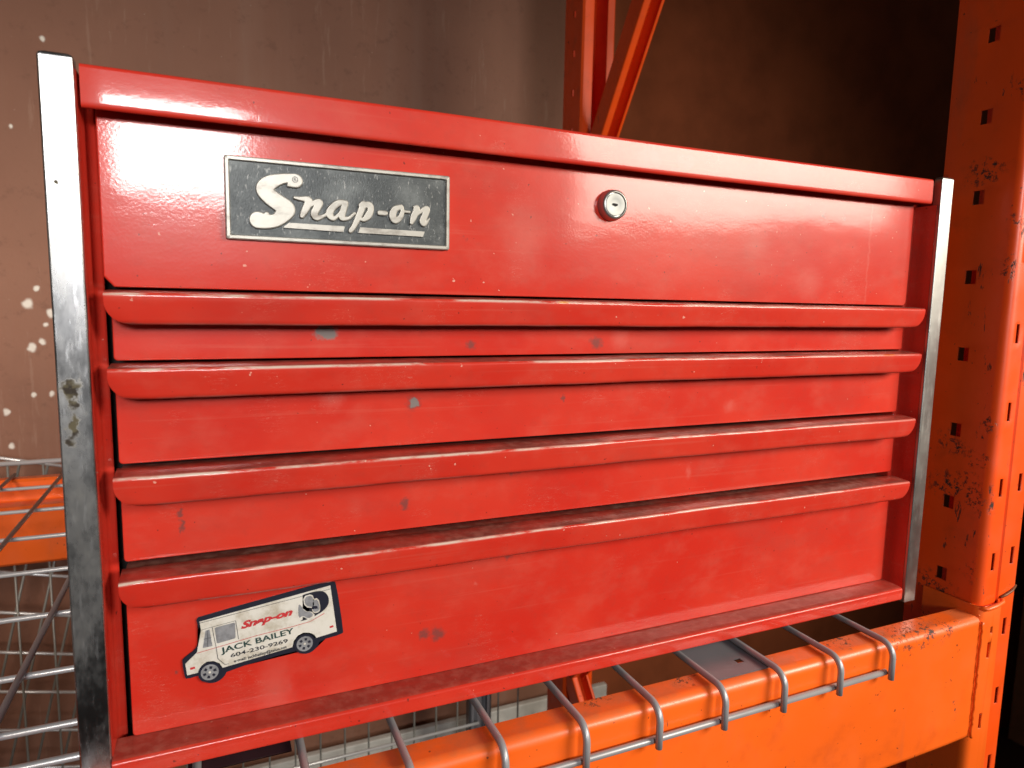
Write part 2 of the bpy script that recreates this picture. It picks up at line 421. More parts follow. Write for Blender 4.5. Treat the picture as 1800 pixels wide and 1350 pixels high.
# end connector of the front beam wrapping the upright
M_con = orange_paint('orange_connector_paint', [((.02, 0, .13), .010, (1, 1, 1)), ((.012, 0, .03), .010, (1.4, 1, .6)), ((.0, 0, .105), .008), ((.03, 0, .08), .006)], 12, .0)
pc = [(.6825, .000), (.6825, -.0475)] + arc(.6885, -.0475, .006, 180, 270, 4)[1:] + [(.7105, -.0535)]
Lc = [0]
for a, b in zip(pc, pc[1:]): Lc.append(Lc[-1] + math.hypot(b[0]-a[0], b[1]-a[1]))
uF = Lc[-1] - (.7105-.6885)
hc = [(uF+.0095, uF+.0135, -.036, -.029), (uF+.0075, uF+.0125, -.0600, -.0440), (uF+.0065, uF+.0115, -.130, -.114)]
folded_plate('end_connector', pc, -.235, -.0085, hc, M_con, B1, .003, lambda a, b, z: (a, b, z))
bm = bmesh.new(); tube(bm, [(.6840, -.0515, -.0100), (.6885, -.0565, -.0098), (.700, -.0568, -.0085), (.7105, -.0560, -.0070), (.7125, -.0540, -.0050)], .0020, 8)
o = finish('connector_lip', bm, M_con, B1, True)
bm = bmesh.new(); tube(bm, [(.7130, -.0522, -.0040), (.7200, -.0528, -.0025), (.7290, -.0526, .0000), (.7380, -.0500, .0030)], .0013, 8)
finish('locking_clip', bm, plain('clip_metal', (.20, .07, .03), .5, .3), frame, True)

bm = bmesh.new(); random.seed(9)
tube(bm, [(.6835+random.uniform(-.0006, .0006), -.0562+random.uniform(-.0003, .0003), -.0215 - .113*k/40) for k in range(41)], .0014, 6)
tube(bm, [(.6835+random.uniform(-.0006, .0006), -.053+.024*k/12, -.0168+random.uniform(-.0003, .0003)) for k in range(13)], .0013, 6)
finish('weld_bead', bm, M_con, B1, True)
# ---- wire deck lying over both beams
M_zinc = metal('dull_zinc', (0.40, 0.40, 0.42), .42, var=.15, metallic=.35)
M_bright = metal('bright_zinc', (0.80, 0.82, 0.84), .32, var=.1, metallic=.5)
deck = empty('wire_deck', (-.9, -.066, -.0186), 'grey wire mesh deck hooked over the front beam, under the red chest', 'wire deck')
rw = .0025
xs = [.5525, .4935, .4350, .3785, .3215, .2640, .2065, .1480, .0910, .0330, -.0260, -.0850, -.1680, -.2330, -.2950, -.355, -.415, -.475, -.535]
zc = -.01345
first = None
for x in xs:
    if first is None:
        pts = [(0, .800, zc)] + [(0, .800-.80*k/3, zc) for k in range(1, 3)] + [(0, -.0555, zc)]
        pts = [(0, .800, zc), (0, .30, zc), (0, -.0545, zc)] + [(0, y, z) for y, z in [(-.0545-.011*math.sin(R(a)), zc-.011+.011*math.cos(R(a))) for a in (15, 30, 45, 60, 75, 90)]] + [(0, -.0655, -.0430)]
        bm = bmesh.new(); tube(bm, pts, rw, 10)
        first = finish('wire', bm, M_zinc, deck, True, loc=(0, 0, 0))
        me_w = first.data; first.location.x += x
    else:
        o = bpy.data.objects.new('wire', me_w); COL.objects.link(o); o.parent = deck; o.location = first.location.copy(); o.location.x += x - xs[0]
for y in (.034, .073, .149, .257, .371, .487, .604, .728):
    bm = bmesh.new(); tube(bm, [(-.60, y, zc-.0052), (.556, y, zc-.0052)], rw, 8); finish('cross_wire', bm, M_bright, deck, True)
bm = bmesh.new(); tube(bm, [(-.60, -.0602, -.0395), (.3, -.0603, -.0398), (.5525, -.0602, -.0392)], rw, 10); finish('front_wire', bm, M_zinc, deck, True)
# flattened ends of the deck's support channels
M_dull = metal('dull_mesh_wire', (.34, .34, .31), .5, metallic=.4)
M_galv = metal('galvanised_sheet', (0.28, 0.28, 0.31), .42, var=.2, metallic=.4)
def channel(x0, x1, yf, hole=True, M_galv=M_galv):
    hx = x0 + (x1-x0)*.60; hy = -.0325
    cuts = [x0, hx-.004, hx+.004, x1]
    pr = [(x0, 0), (x1, 0)]
    holes = [((hx-.0032)-x0, (hx+.0032)-x0, hy-.0028, hy+.0028)] if hole else []
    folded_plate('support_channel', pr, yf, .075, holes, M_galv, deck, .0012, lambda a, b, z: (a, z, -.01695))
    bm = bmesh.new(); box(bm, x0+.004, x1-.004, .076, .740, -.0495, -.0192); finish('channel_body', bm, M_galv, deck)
channel(.3835, .4440, -.0485); channel(.0280, .0860, -.012, False, plain('shaded_channel', (.045, .018, .024), .45))  # second channel coloured near-black for the shade under the chest

# ---- galvanised mesh behind the rack
mesh = empty('wire_mesh_panel', (.1, .9, -1.0), 'tall galvanised wire mesh panel standing behind the rear beam', 'mesh panel')
x = .2715 - 14*.0488
vm = None
while x < .70:
    if not (.545 < x < .602):
        if vm is None:
            bm = bmesh.new(); tube(bm, [(0, .9, -1.0), (0, .9, -.012)], .0019, 6)
            o = finish('wire', bm, M_dull, mesh, True, loc=(0, .9, -1.0)); vm = o.data; o.location.x = x - .1
        else:
            o = bpy.data.objects.new('wire', vm); COL.objects.link(o); o.parent = mesh; o.location = (x-.1, 0, 0)
    x += .0488
for z, r in ((-.016, .0040), (-.6735, .0032), (-.99, .003)):
    bm = bmesh.new(); tube(bm, [(-.45, .8955 if z > -.1 else .8960, z), (.565, .8955 if z > -.1 else .8960, z)], r, 8); finish('cross_wire', bm, M_bright, mesh, True)
tilt = empty('wire_mesh_panel', (-.30, 1.0, -.30), 'crooked wire mesh panel leaning low at the left behind the orange rear beam', 'mesh panel')
dx = Vector((1, 0, -.2335)).normalized(); dz = Vector((.2335, 0, 1)).normalized()
for k in range(8):
    p = Vector((-.3, 1.0, -.0268)) - Vector((0, 0, 1))*.0745*k*1.0 if k == 0 else Vector((-.3, 1.0, -.2355 - .0755*(k-1)))
    bm = bmesh.new(); tube(bm, [p - dx*.16, p + dx*.23], .0029, 8); finish('cross_wire', bm, M_bright, tilt, True)
for k in range(-3, 6):
    p = Vector((-.297 + .043*k, 1.0045, -.33))
    bm = bmesh.new(); tube(bm, [p - dz*.42, p + dz*.30], .0024, 6); finish('wire', bm, M_dull, tilt, True)
# galvanised post and pale board low behind
bm = bmesh.new()
folded_plate('steel_post', [(.556, .905), (.546, .905), (.546, .925), (.560, .925), (.566, .912), (.576, .912), (.582, .925), (.597, .925), (.597, .905), (.588, .905)], -1.4, -.10, [], M_galv, None, .0018, lambda a, b, z: (a, b, z))
tag(bpy.data.objects['steel_post'], 'narrow galvanised steel post standing beside the mesh behind the rack', 'steel post')
bm.free()
bm = bmesh.new(); box(bm, .0, 1.02, 1.085, 1.103, -1.0, -.787, .003)
tag(finish('white_board', bm, plain('scuffed_white_board', (.74, .73, .68), .6, nv=.45, sc_=9), loc=(.5, 1.09, -1.4)), 'scuffed white board leaning low against the brown wall, seen under the chest', 'board')
bm = bmesh.new(); box(bm, 2.850, 3.450, .65, 1.05, -1.399, -.30, .004)
tag(finish('cardboard_box', bm, plain('cardboard', (.42, .27, .14), .8, nv=.25, sc_=8), loc=(3.224, .85, -1.4)), 'tan cardboard box at the far lower right, beyond the rack upright', 'box')
# dark brown boarding that closes the neighbouring bay
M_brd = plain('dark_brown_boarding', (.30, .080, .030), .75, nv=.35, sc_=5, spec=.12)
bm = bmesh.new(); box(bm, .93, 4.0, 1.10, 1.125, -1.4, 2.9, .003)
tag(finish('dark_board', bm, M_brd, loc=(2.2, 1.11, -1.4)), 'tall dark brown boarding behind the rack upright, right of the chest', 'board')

# ================================================================== THE TOOL CHEST
chest = empty('tool_chest', (0, 0, -.0103), 'red steel tool chest with chrome corner trims, four drawers and a lid', 'tool chest')
Wd = .620
ZL = .0103   # object space of the parts starts at the chest's foot
def SP(lst): return [((x, 0, z+ZL), r) + ((sq,) if sq else ()) for x, z, r, sq in lst]
F = (1, .3, 1)
M_body = red_paint('red_body_paint', seed=1)
M_lid = red_paint('red_lid_paint', dark=SP([(.33, .362, .006, (.6, .2, 1)), (.36, .361, .004, (.5, .2, 1)), (.205, .366, .0008, F)]), seed=2)
M_panel = red_paint('red_panel_paint', dark=SP([(.51, .335, .0025, F), (.533, .334, .002, F), (.068, .3405, .0022, F), (.064, .341, .001, F), (.2, .30, .001, F)]),
                    pale=SP([(.5655, .31, .0010, (1, .3, .02)), (.44, .31, .010, F), (.50, .28, .010, F), (.24, .30, .012, (1, .3, .6))]), seed=3, rough=.30)
DM = [red_paint('red_drawer_paint_a', dark=SP([(.30, .232, .004, F), (.205, .231, .003, F)]), chips=SP([(.1117, .2398, .0052, (.8, .3, 1.1))]), pale=SP([(.32, .235, .006, F)]), seed=5),
      red_paint('red_drawer_paint_b', dark=SP([(.1663, .1949, .0042, F), (.2745, .1936, .0016, F)]), chips=SP([(.1665, .1952, .0032, F)]), pale=SP([(.4246, .1810, .004, F), (.115, .200, .006, F)]), seed=6),
      red_paint('red_drawer_paint_c', dark=SP([(.2382, .1450, .0035, (.7, .3, 1)), (.0298, .1287, .0025, (2, .3, .7)), (.16, .128, .003, F), (.0285, .137, .0018, F)]), pale=SP([(.3875, .1301, .0030, (1.6, .3, .7))]), seed=7),
      red_paint('red_drawer_paint_d', dark=SP([(.1741, .0362, .0032, F), (.183, .0350, .0042, F), (.0245, .040, .0012, F), (.235, .084, .003, F)]), pale=SP([(.078, .018, .008, (1, .3, .5)), (.21, .066, .0012, F)]), seed=8)]
M_lip = red_paint('red_drawer_pull_paint', dark=SP([(.4604, .2525, .0022, (.7, .3, 1.2)), (.0359, .0940, .0016, F), (.0366, .0905, .0012, F), (.0735, .146, .001, F)]), wear=True, seed=9, yellow=SP([(.1857, .2596, .0032, (.5, .3, 2.2)), (.1899, .2203, .0034, (.45, .3, 2.2)), (.196, .2205, .0012, F)]))
M_black = plain('dark_drawer_gap', (.012, .009, .008), .8)
M_trimL = metal('chrome_trim_worn', (.54, .55, .57), .21, film=.55, scratch=(2.5, 1, .35), var=.12, spk=.0,
                grime=[((-.0165, -.017, .208+ZL), .0058, (1.5, .3, .62)), ((-.0172, -.017, .190+ZL), .0048, (1.5, .3, .6)), ((-.0185, -.017, .3215), .0018)])
M_trimR = metal('chrome_trim', (.46, .47, .46), .33, film=.35, scratch=(2.5, 1, .35), var=.10, spk=.0)

# body shell behind the drawers
bm = bmesh.new()
box(bm, -.0222, .6435, .3000, .3015, -.0050, .3700)                 # back
box(bm, -.0222, -.0205, -.0090, .2998, -.0050, .3700)               # left side
box(bm, .6420, .6437, -.0090, .2998, -.0050, .3700)                 # right side
box(bm, -.0203, .6418, .0020, .2998, -.0050, -.0035)                # bottom
finish('shell', bm, M_body, chest)
bm = bmesh.new(); box(bm, -.0120, .6290, .0300, .0315, -.0030, .3520); finish('inner_panel', bm, M_black, chest)
bm = bmesh.new(); box(bm, -.0204, .6418, .0105, .0130, .3470, .3695); finish('header', bm, M_body, chest)
# stiles: folded sheet between trim and drawers
o = folded_plate('stile', [(-.0086, -.0140), (-.0086, .0060), (-.0066, .0085), (-.0048, .0085), (-.0040, .0095), (-.0040, .0095+.0005)], -.0050, .3690, [], M_body, chest, .0009, lambda a, b, z: (a, b, z))
o = folded_plate('stile', [(.6300, -.0140), (.6300, .0060), (.6275, .0068), (.6250, .0036), (.6225, .0036), (.6210, .0052), (.6210, .0280)], -.0050, .3510, [], M_body, chest, .0009, lambda a, b, z: (a, b, z))
# chrome corner trims: face with rolled edges, wrapping back along the side
def trim(x0, x1, mat, zt, side):
    r = .0011
    if side < 0: pr = [(x0, .012), (x0, -.0170+r)] + arc(x0+r, -.0170+r, r, 180, 270, 4)[1:] + arc(x1-r, -.0170+r, r, 270, 360, 4) + [(x1, -.0100)]
    else:        pr = [(x0, -.0100), (x0, -.0170+r)] + arc(x0+r, -.0170+r, r, 180, 270, 4)[1:] + arc(x1-r, -.0170+r, r, 270, 360, 4) + [(x1, .012)]
    bm = bmesh.new()
    zs = [-.0103, .0, .05, .1, .15, .2, .25, .3, .35, zt-.0022, zt-.0008, zt]
    cols = []
    for i, z in enumerate(zs):
        ins = (0, .0007, .0022)[max(0, i-(len(zs)-3))]
        cx = (x0+x1)/2
        wob = .0 if i in (0,) else .00012*math.sin(z*37+side)
        cols.append([bm.verts.new((cx + (x-cx)*(1-ins/((x1-x0)/2)*.9) , y + (ins*.8 if y < -.012 else 0) + wob, z)) for x, y in pr])
    for a, b in zip(cols, cols[1:]):
        for k in range(len(pr)-1): bm.faces.new((a[k], a[k+1], b[k+1], b[k]))
    cap = [bm.verts.new((v.co.x, v.co.y, zt)) for v in cols[-1]]
    bm.faces.new(cols[-1])
    for v in cap: bm.verts.remove(v)
    o = finish('corner_trim', bm, mat, chest); smooth_by_angle(o, 50)
    return o
trim(-.0237, -.0086, M_trimL, .3753, -1); trim(.6300, .6453, M_trimR, .3748, 1)

# lid: pressed sheet with rounded front edge, slightly bowed face and a hemmed lower edge
bm = bmesh.new()
pr = [(.298, .3500), (.298, .3722)] + [(.0, .3722), (-.0112, .3719)] + [(-.0132+.0018-.0018*math.sin(R(a)), .3719-.0018+.0018*math.cos(R(a))) for a in (15, 30, 45, 60, 75, 90)] \
   + [(-.0133, .3650), (-.0134, .3600), (-.0134, .3545), (-.0133, .3527), (-.0130, .3520), (-.0124, .3516), (-.0114, .3517), (-.0108, .3524)]
nx = 60; cols = []
for i in range(nx+1):
    x = -.0068 + (.6230+.0068)*i/nx
    cols.append([bm.verts.new((x, y + (.00025*math.sin(x*23)+.0003*noise.noise(Vector((x*9, z*20, 0))) if y < 0 else 0), z + (.0004*math.sin(x*9+1) if y < .01 else 0))) for y, z in pr])
for a, b in zip(cols, cols[1:]):
    for k in range(len(pr)-1): bm.faces.new((a[k], a[k+1], b[k+1], b[k]))
# folded ends
c = cols[nx]; bm.faces.new(c)
o = finish('lid', bm, M_lid, chest); smooth_by_angle(o, 45)
sheet(o, .0009)

def rounded(x0, x1, z0, z1, r, which=(1, 1, 1, 1)):
    """BL, BR, TR, TL"""
    p = []
    for (cx, cz, a0), wv, (px, pz) in zip(((x0+r, z0+r, 180), (x1-r, z0+r, 270), (x1-r, z1-r, 0), (x0+r, z1-r, 90)), which, ((x0, z0), (x1, z0), (x1, z1), (x0, z1))):
        if wv: p += arc(cx, cz, r, a0, a0+90, 4)
        else: p.append((px, pz))
    return p
def panel(name, x0, x1, z0, z1, yf, mat, corners=(1, 1, 1, 1), r=.0035, depth=.012, bow=.0006, seed=0, cut=None):
    """pressed sheet front: fine grid with slight bow, rolled rim"""
    bm = bmesh.new()
    out = rounded(x0, x1, z0, z1, r, corners)
    if cut: out = cut + out[5 if corners[0] else 1:]
    front = [bm.verts.new((x, yf, z)) for x, z in out]
    f = bm.faces.new(front)
    # rim: two small steps backwards
    cx, cz = (x0+x1)/2, (z0+z1)/2
    prev = front
    for dy, grow in ((.0003, .0006), (.0012, .0009), (depth, .0009)):
        ring = []
        for x, z in out:
            vx = grow if x > cx else -grow; vz = grow if z > cz else -grow
            ring.append(bm.verts.new((x+vx, yf+dy, z+vz)))
        n = len(ring)
        for k in range(n): bm.faces.new((prev[k], prev[(k+1) % n], ring[(k+1) % n], ring[k]))
        prev = ring
    # slice the flat front into strips so that it can bow
    for i in range(1, 32):
        bmesh.ops.bisect_plane(bm, geom=bm.verts[:]+bm.edges[:]+bm.faces[:], plane_co=(x0+(x1-x0)*i/32, 0, 0), plane_no=(1, 0, 0))
    for i in range(1, 6):
        bmesh.ops.bisect_plane(bm, geom=bm.verts[:]+bm.edges[:]+bm.faces[:], plane_co=(0, 0, z0+(z1-z0)*i/6), plane_no=(0, 0, 1))
    for v in bm.verts:
        if v.co.y < yf+.002:
            sx = (v.co.x-x0)/(x1-x0); sz = (v.co.z-z0)/(z1-z0)
            v.co.y += bow*noise.noise(Vector((v.co.x*7, v.co.z*14, seed)))*max(0, min(1, 4*sz*(1-sz)))
    o = finish(name, bm, mat, chest if name == 'front_panel' else None, loc=None)
    smooth_by_angle(o, 30)
    return o
panel('front_panel', -.0016, .6166, .2644, .3530, -.0019, M_panel, (0, 1, 0, 0), .0042, bow=.0009, seed=3, cut=[(-.0016, .2700), (.0030, .2646)])

def pull(t, mat, parent, seed):
    """drawer pull: shelf on top, rolled worn front edge, face leaning back, lower corners rounded"""
    xa, xb = -.0010, Wd + .0008; Rr = .0115
    rows = [(.0, t+.0022, 0), (-.006, t+.0019, 0), (-.0125, t+.0014, 0), (-.0160, t+.0011, 0), (-.0172, t+.0009, .15), (-.0177, t+.0006, 1.), (-.0180, t+.0002, 1.), (-.0181, t-.0003, .2), (-.0181, t-.0008, 0), (-.0180, t-.0024, 0)]
    zb = t - .0150
    for k in range(1, 11):
        z = (t-.0024) + (zb-(t-.0024))*k/10
        rows.append((-.0180 + .0020*k/10 + (.0008 if k == 10 else 0), z, .25 if k == 10 else 0))
    bm = bmesh.new(); wl = bm.verts.layers.float.new('wear'); grid = []
    nx = 64
    for y, z, wv in rows:
        d = z - zb
        off = 0
        if d < Rr: off = Rr - math.sqrt(max(0, Rr*Rr-(Rr-d)**2))
        row = []
        for i in range(nx+1):
            s = i/nx; s = .5 - .5*math.cos(math.pi*s) if False else s
            x = (xa+off) + (xb-off-xa-off)*s
            dent = .0005*noise.noise(Vector((x*16, seed*3.1, 0))) + .00025*noise.noise(Vector((x*70, seed, 5)))
            v = bm.verts.new((x, y + (dent if y < -.01 else 0), z + dent*.7))
            v[wl] = wv*(1-.75*s*s); row.append(v)
        grid.append(row)
    for a, b in zip(grid, grid[1:]):
        for i in range(nx): bm.faces.new((a[i], a[i+1], b[i+1], b[i]))
    base = origin_of(parent)
    o = finish('pull', bm, mat, parent)
    smooth_by_angle(o, 60)
    sheet(o, .0011)
    return o
rows = [(.2247, .2590, .2597), (.1676, .2196, .2205), (.1117, .1616, .1624), (.0071, .1040, .1048)]
for i, (z0, z1, t) in enumerate(rows):
    o = panel('drawer', .0008, Wd-.0008, z0+.0004, z1, 0., DM[i], (1, 1, 0, 0), .0020, depth=.018, bow=.0007, seed=10+i)
    # its texture space starts at the chest's foot like the other parts
    o.data.transform(Matrix.Translation((0, 0, ZL))); o.parent = chest
    o.location = (0, 0, 0)
    pull(t, M_lip, o, i+1)
    bm = bmesh.new(); box(bm, .012, Wd-.012, .0185, .0280, z0+.004, z1-.006); finish('drawer_box', bm, M_black, o)
    bm = bmesh.new(); box(bm, -.0004, .0006, .004, .020, z0+.010, z0+.016, .0003); finish('slide', bm, M_galv, o)

# bottom rail
bm = bmesh.new()
pr = [(.0015, .0066), (-.0150, .0062), (-.0180, .0058), (-.0194, .0048), (-.0198, .0034), (-.0198, -.0040), (-.0192, -.0052), (-.0180, -.0056), (.0015, -.0056)]
prism_x(bm, pr, -.0084, .6225, 40)
o = finish('base_rail', bm, red_paint('red_rail_paint', dark=SP([(.36, 0, .0015, F), (.45, .001, .001, F)]), seed=12, rough=.28, dusty=.6), chest); smooth_by_angle(o, 40)

# lock
bm = bmesh.new()
def lathe(bm, cx, cz, prof, n=40):
    rings = []
    for r, y in prof:
        rings.append([bm.verts.new((cx + r*math.cos(2*math.pi*k/n), y, cz + r*math.sin(2*math.pi*k/n))) for k in range(n)])
    for a, b in zip(rings, rings[1:]):
        for k in range(n): bm.faces.new((a[k], a[(k+1) % n], b[(k+1) % n], b[k]))
    bm.faces.new(rings[-1])
LX, LZ = .3068, .3282
lathe(bm, LX, LZ, [(.0108, -.0021), (.0108, -.0030), (.0103, -.0060), (.0099, -.0078), (.0092, -.0087), (.0084, -.0088), (.0083, -.0084), (.0083, -.0070)])
lock = finish('lock', bm, metal('lock_bezel', (.45, .44, .42), .35, metallic=.8), chest); smooth_by_angle(lock, 50)
bm = bmesh.new(); lathe(bm, LX, LZ, [(.0077, -.0066), (.0077, -.0080), (.0073, -.0083), (.0040, -.0079), (.0015, -.0077)])
smooth_by_angle(finish('cylinder_face', bm, metal('lock_face', (.34, .35, .34), .50, var=.1, metallic=.5), lock), 50)
bm = bmesh.new(); poly_y(bm, [(LX-.0020, LZ-.0004), (LX-.0006, LZ-.0006), (LX+.0003, LZ-.0012), (LX+.0016, LZ-.0007), (LX+.0016, LZ+.0004), (LX+.0003, LZ+.0006), (LX-.0020, LZ+.0008)], -.0086, -.0078)
finish('keyway', bm, M_black, lock)

# ---- name plate
# outlines measured on the plate and the sticker, in metres (x, z[, half width])
STROKES = {'S': [[(0.0914, 0.3235, 0.00108), (0.0954, 0.3261, 0.00354), (0.0915, 0.3272, 0.00262), (0.0866, 0.3263, 0.00292), (0.0813, 0.3239, 0.00385), (0.0782, 0.3206, 0.00423), (0.0804, 0.317, 0.00431), (0.0852, 0.3135, 0.00446), (0.0897, 0.3103, 0.00462), (0.0887, 0.3075, 0.00415), (0.0842, 0.3035, 0.00354), (0.079, 0.3025, 0.00385), (0.0746, 0.303, 0.00446)], [(0.079, 0.3034, 0.00308), (0.0792, 0.3065, 0.00138)]], 'n1': [[(0.0945, 0.3168, 0.00085), (0.0974, 0.3165, 0.00115), (0.1013, 0.3163, 0.00185), (0.1022, 0.315, 0.00215), (0.1002, 0.3103, 0.002), (0.0984, 0.3069, 0.00138)], [(0.0996, 0.3091, 0.00108), (0.1036, 0.3137, 0.00138), (0.1079, 0.315, 0.00215), (0.1071, 0.3124, 0.00215), (0.1052, 0.3084, 0.00208), (0.1067, 0.3064, 0.00169), (0.1101, 0.3074, 0.00108), (0.1139, 0.3101, 0.00092)]], 'a': [[(0.1234, 0.3161, 0.00138), (0.1194, 0.3157, 0.00185), (0.1152, 0.3122, 0.00208), (0.1139, 0.3087, 0.00208), (0.1163, 0.3066, 0.00138), (0.1197, 0.3097, 0.001), (0.1225, 0.3139, 0.00123)], [(0.123, 0.3151, 0.00185), (0.1211, 0.3094, 0.002), (0.1213, 0.307, 0.00154), (0.125, 0.3074, 0.00108), (0.1283, 0.3103, 0.00092)]], 'p': [[(0.1337, 0.3159, 0.002), (0.1307, 0.3084, 0.00185), (0.1278, 0.3025, 0.00154), (0.126, 0.3001, 0.00138)], [(0.1324, 0.3152, 0.00169), (0.137, 0.3157, 0.002), (0.1379, 0.313, 0.00192), (0.1365, 0.3096, 0.00208), (0.134, 0.3072, 0.00138), (0.1317, 0.3072, 0.00092)]], 'h': [[(0.1434, 0.3117, 0.00146), (0.1469, 0.3117, 0.00146)]], 'o': [[(0.1565, 0.3164, 0.00123), (0.1526, 0.3142, 0.002), (0.1513, 0.3106, 0.00215), (0.1528, 0.3078, 0.00185), (0.1556, 0.3094, 0.00169), (0.1572, 0.3128, 0.00138), (0.1569, 0.316, 0.00123)], [(0.1576, 0.3135, 0.00092), (0.1617, 0.3134, 0.00085)]], 'n2': [[(0.1648, 0.3164, 0.00092), (0.1664, 0.3158, 0.00185), (0.1644, 0.3106, 0.002), (0.1631, 0.307, 0.00115)], [(0.1641, 0.3096, 0.00092), (0.1683, 0.3139, 0.00123), (0.1725, 0.3159, 0.002), (0.1719, 0.3128, 0.002), (0.1701, 0.3085, 0.002), (0.1715, 0.3067, 0.00123), (0.1744, 0.3103, 0.00054)]]}
UNDER = [[(0.0878, 0.2996), (0.0912, 0.3025), (0.1227, 0.3024), (0.1218, 0.2991)], [(0.1317, 0.3024), (0.1715, 0.3022), (0.1704, 0.299), (0.1305, 0.2991)]]
REG = (0.0949, 0.3268)
PLATE = [(0.0579, 0.3373), (0.1882, 0.3367), (0.187, 0.2917), (0.0576, 0.2919)]
KSH = {'outline': [(0.0354, 0.0719), (0.0367, 0.0733), (0.1118, 0.0839), (0.1141, 0.0836), (0.1158, 0.0814), (0.12, 0.0492), (0.1191, 0.0472), (0.1054, 0.0455), (0.1036, 0.0415), (0.1, 0.0386), (0.0958, 0.0383), (0.0925, 0.0398), (0.0906, 0.0418), (0.051, 0.0368), (0.0494, 0.0334), (0.0457, 0.0308), (0.0416, 0.0307), (0.0379, 0.0328), (0.036, 0.0363), (0.0355, 0.0371), (0.0294, 0.0361), (0.028, 0.0377), (0.0269, 0.0473), (0.0275, 0.0492), (0.0345, 0.0538), (0.0356, 0.0572), (0.037, 0.0636), (0.0356, 0.0695)], 'white': [(0.037, 0.0703), (0.1121, 0.0808), (0.1158, 0.0496), (0.1031, 0.0477), (0.1018, 0.0501), (0.0989, 0.0519), (0.0953, 0.0526), (0.0918, 0.0512), (0.0895, 0.0482), (0.0886, 0.0444), (0.0486, 0.0392), (0.047, 0.0423), (0.0438, 0.0445), (0.04, 0.0448), (0.037, 0.0428), (0.0356, 0.039), (0.0294, 0.0385), (0.0286, 0.0458), (0.035, 0.0516), (0.0376, 0.0648)], 'windshield': [(0.04, 0.0642), (0.0422, 0.0646), (0.0435, 0.054), (0.0382, 0.0537)], 'window': [(0.045, 0.0648), (0.0459, 0.0653), (0.0557, 0.0664), (0.0562, 0.0658), (0.0563, 0.0571), (0.0557, 0.0564), (0.0465, 0.0551), (0.0458, 0.0556)], 'oval': [(0.0942, 0.0771), (0.1, 0.0781), (0.1058, 0.0785), (0.1091, 0.0768), (0.1111, 0.0733), (0.1111, 0.069), (0.1089, 0.0658), (0.105, 0.0633), (0.099, 0.0611), (0.0926, 0.0601), (0.0965, 0.062), (0.0991, 0.0654), (0.0992, 0.0703), (0.097, 0.0749)], 'tool1': [(0.0961, 0.0756), (0.1007, 0.0763), (0.1018, 0.0727), (0.1021, 0.0684), (0.0969, 0.0697)], 'tool2': [(0.1013, 0.0726), (0.1044, 0.073), (0.1055, 0.0671), (0.1047, 0.0652), (0.102, 0.0649), (0.101, 0.0672)], 'tool3': [(0.0925, 0.0711), (0.0937, 0.0716), (0.0965, 0.0662), (0.0998, 0.0657), (0.1017, 0.0629), (0.0984, 0.0613), (0.0952, 0.0639), (0.0925, 0.0625)], 'lampa': [(0.031, 0.0429), (0.0336, 0.0432), (0.0337, 0.0418), (0.0312, 0.0415)], 'lampb': [(0.1113, 0.0539), (0.1136, 0.0542), (0.1137, 0.0529), (0.1114, 0.0526)]}
KLN = {'roof': [(0.0369, 0.0695), (0.1122, 0.0786)], 'roof2': [(0.0375, 0.065), (0.0436, 0.0659), (0.0566, 0.0675)], 'frame': [(0.0566, 0.0675), (0.0579, 0.0555)], 'frame2': [(0.0436, 0.0659), (0.0455, 0.0523), (0.0462, 0.0455), (0.0499, 0.0411), (0.0521, 0.0411)], 'ws1': [(0.0412, 0.0643), (0.0409, 0.054)], 'ws2': [(0.039, 0.0592), (0.0431, 0.0595)], 'red': [(0.035, 0.0512), (0.0458, 0.0527), (0.0681, 0.0559), (0.0887, 0.0578), (0.0997, 0.0593), (0.1082, 0.0631)]}
WH = [(0.0415, 0.038), (0.096, 0.0453)]
KTX = {'jack': ('JACK BAILEY', (0.048, 0.0484), (0.0899, 0.0536), 0.00347), 'tel': ('604-230-9269', (0.0533, 0.0448), (0.0861, 0.0482), 0.00235), 'mail': ('e-mail: jackbailey@telus.net', (0.055, 0.0413), (0.0854, 0.0446), 0.00184), 'red': ('Snap-on', (0.0594, 0.0618), (0.0895, 0.0657), 0.00378)}
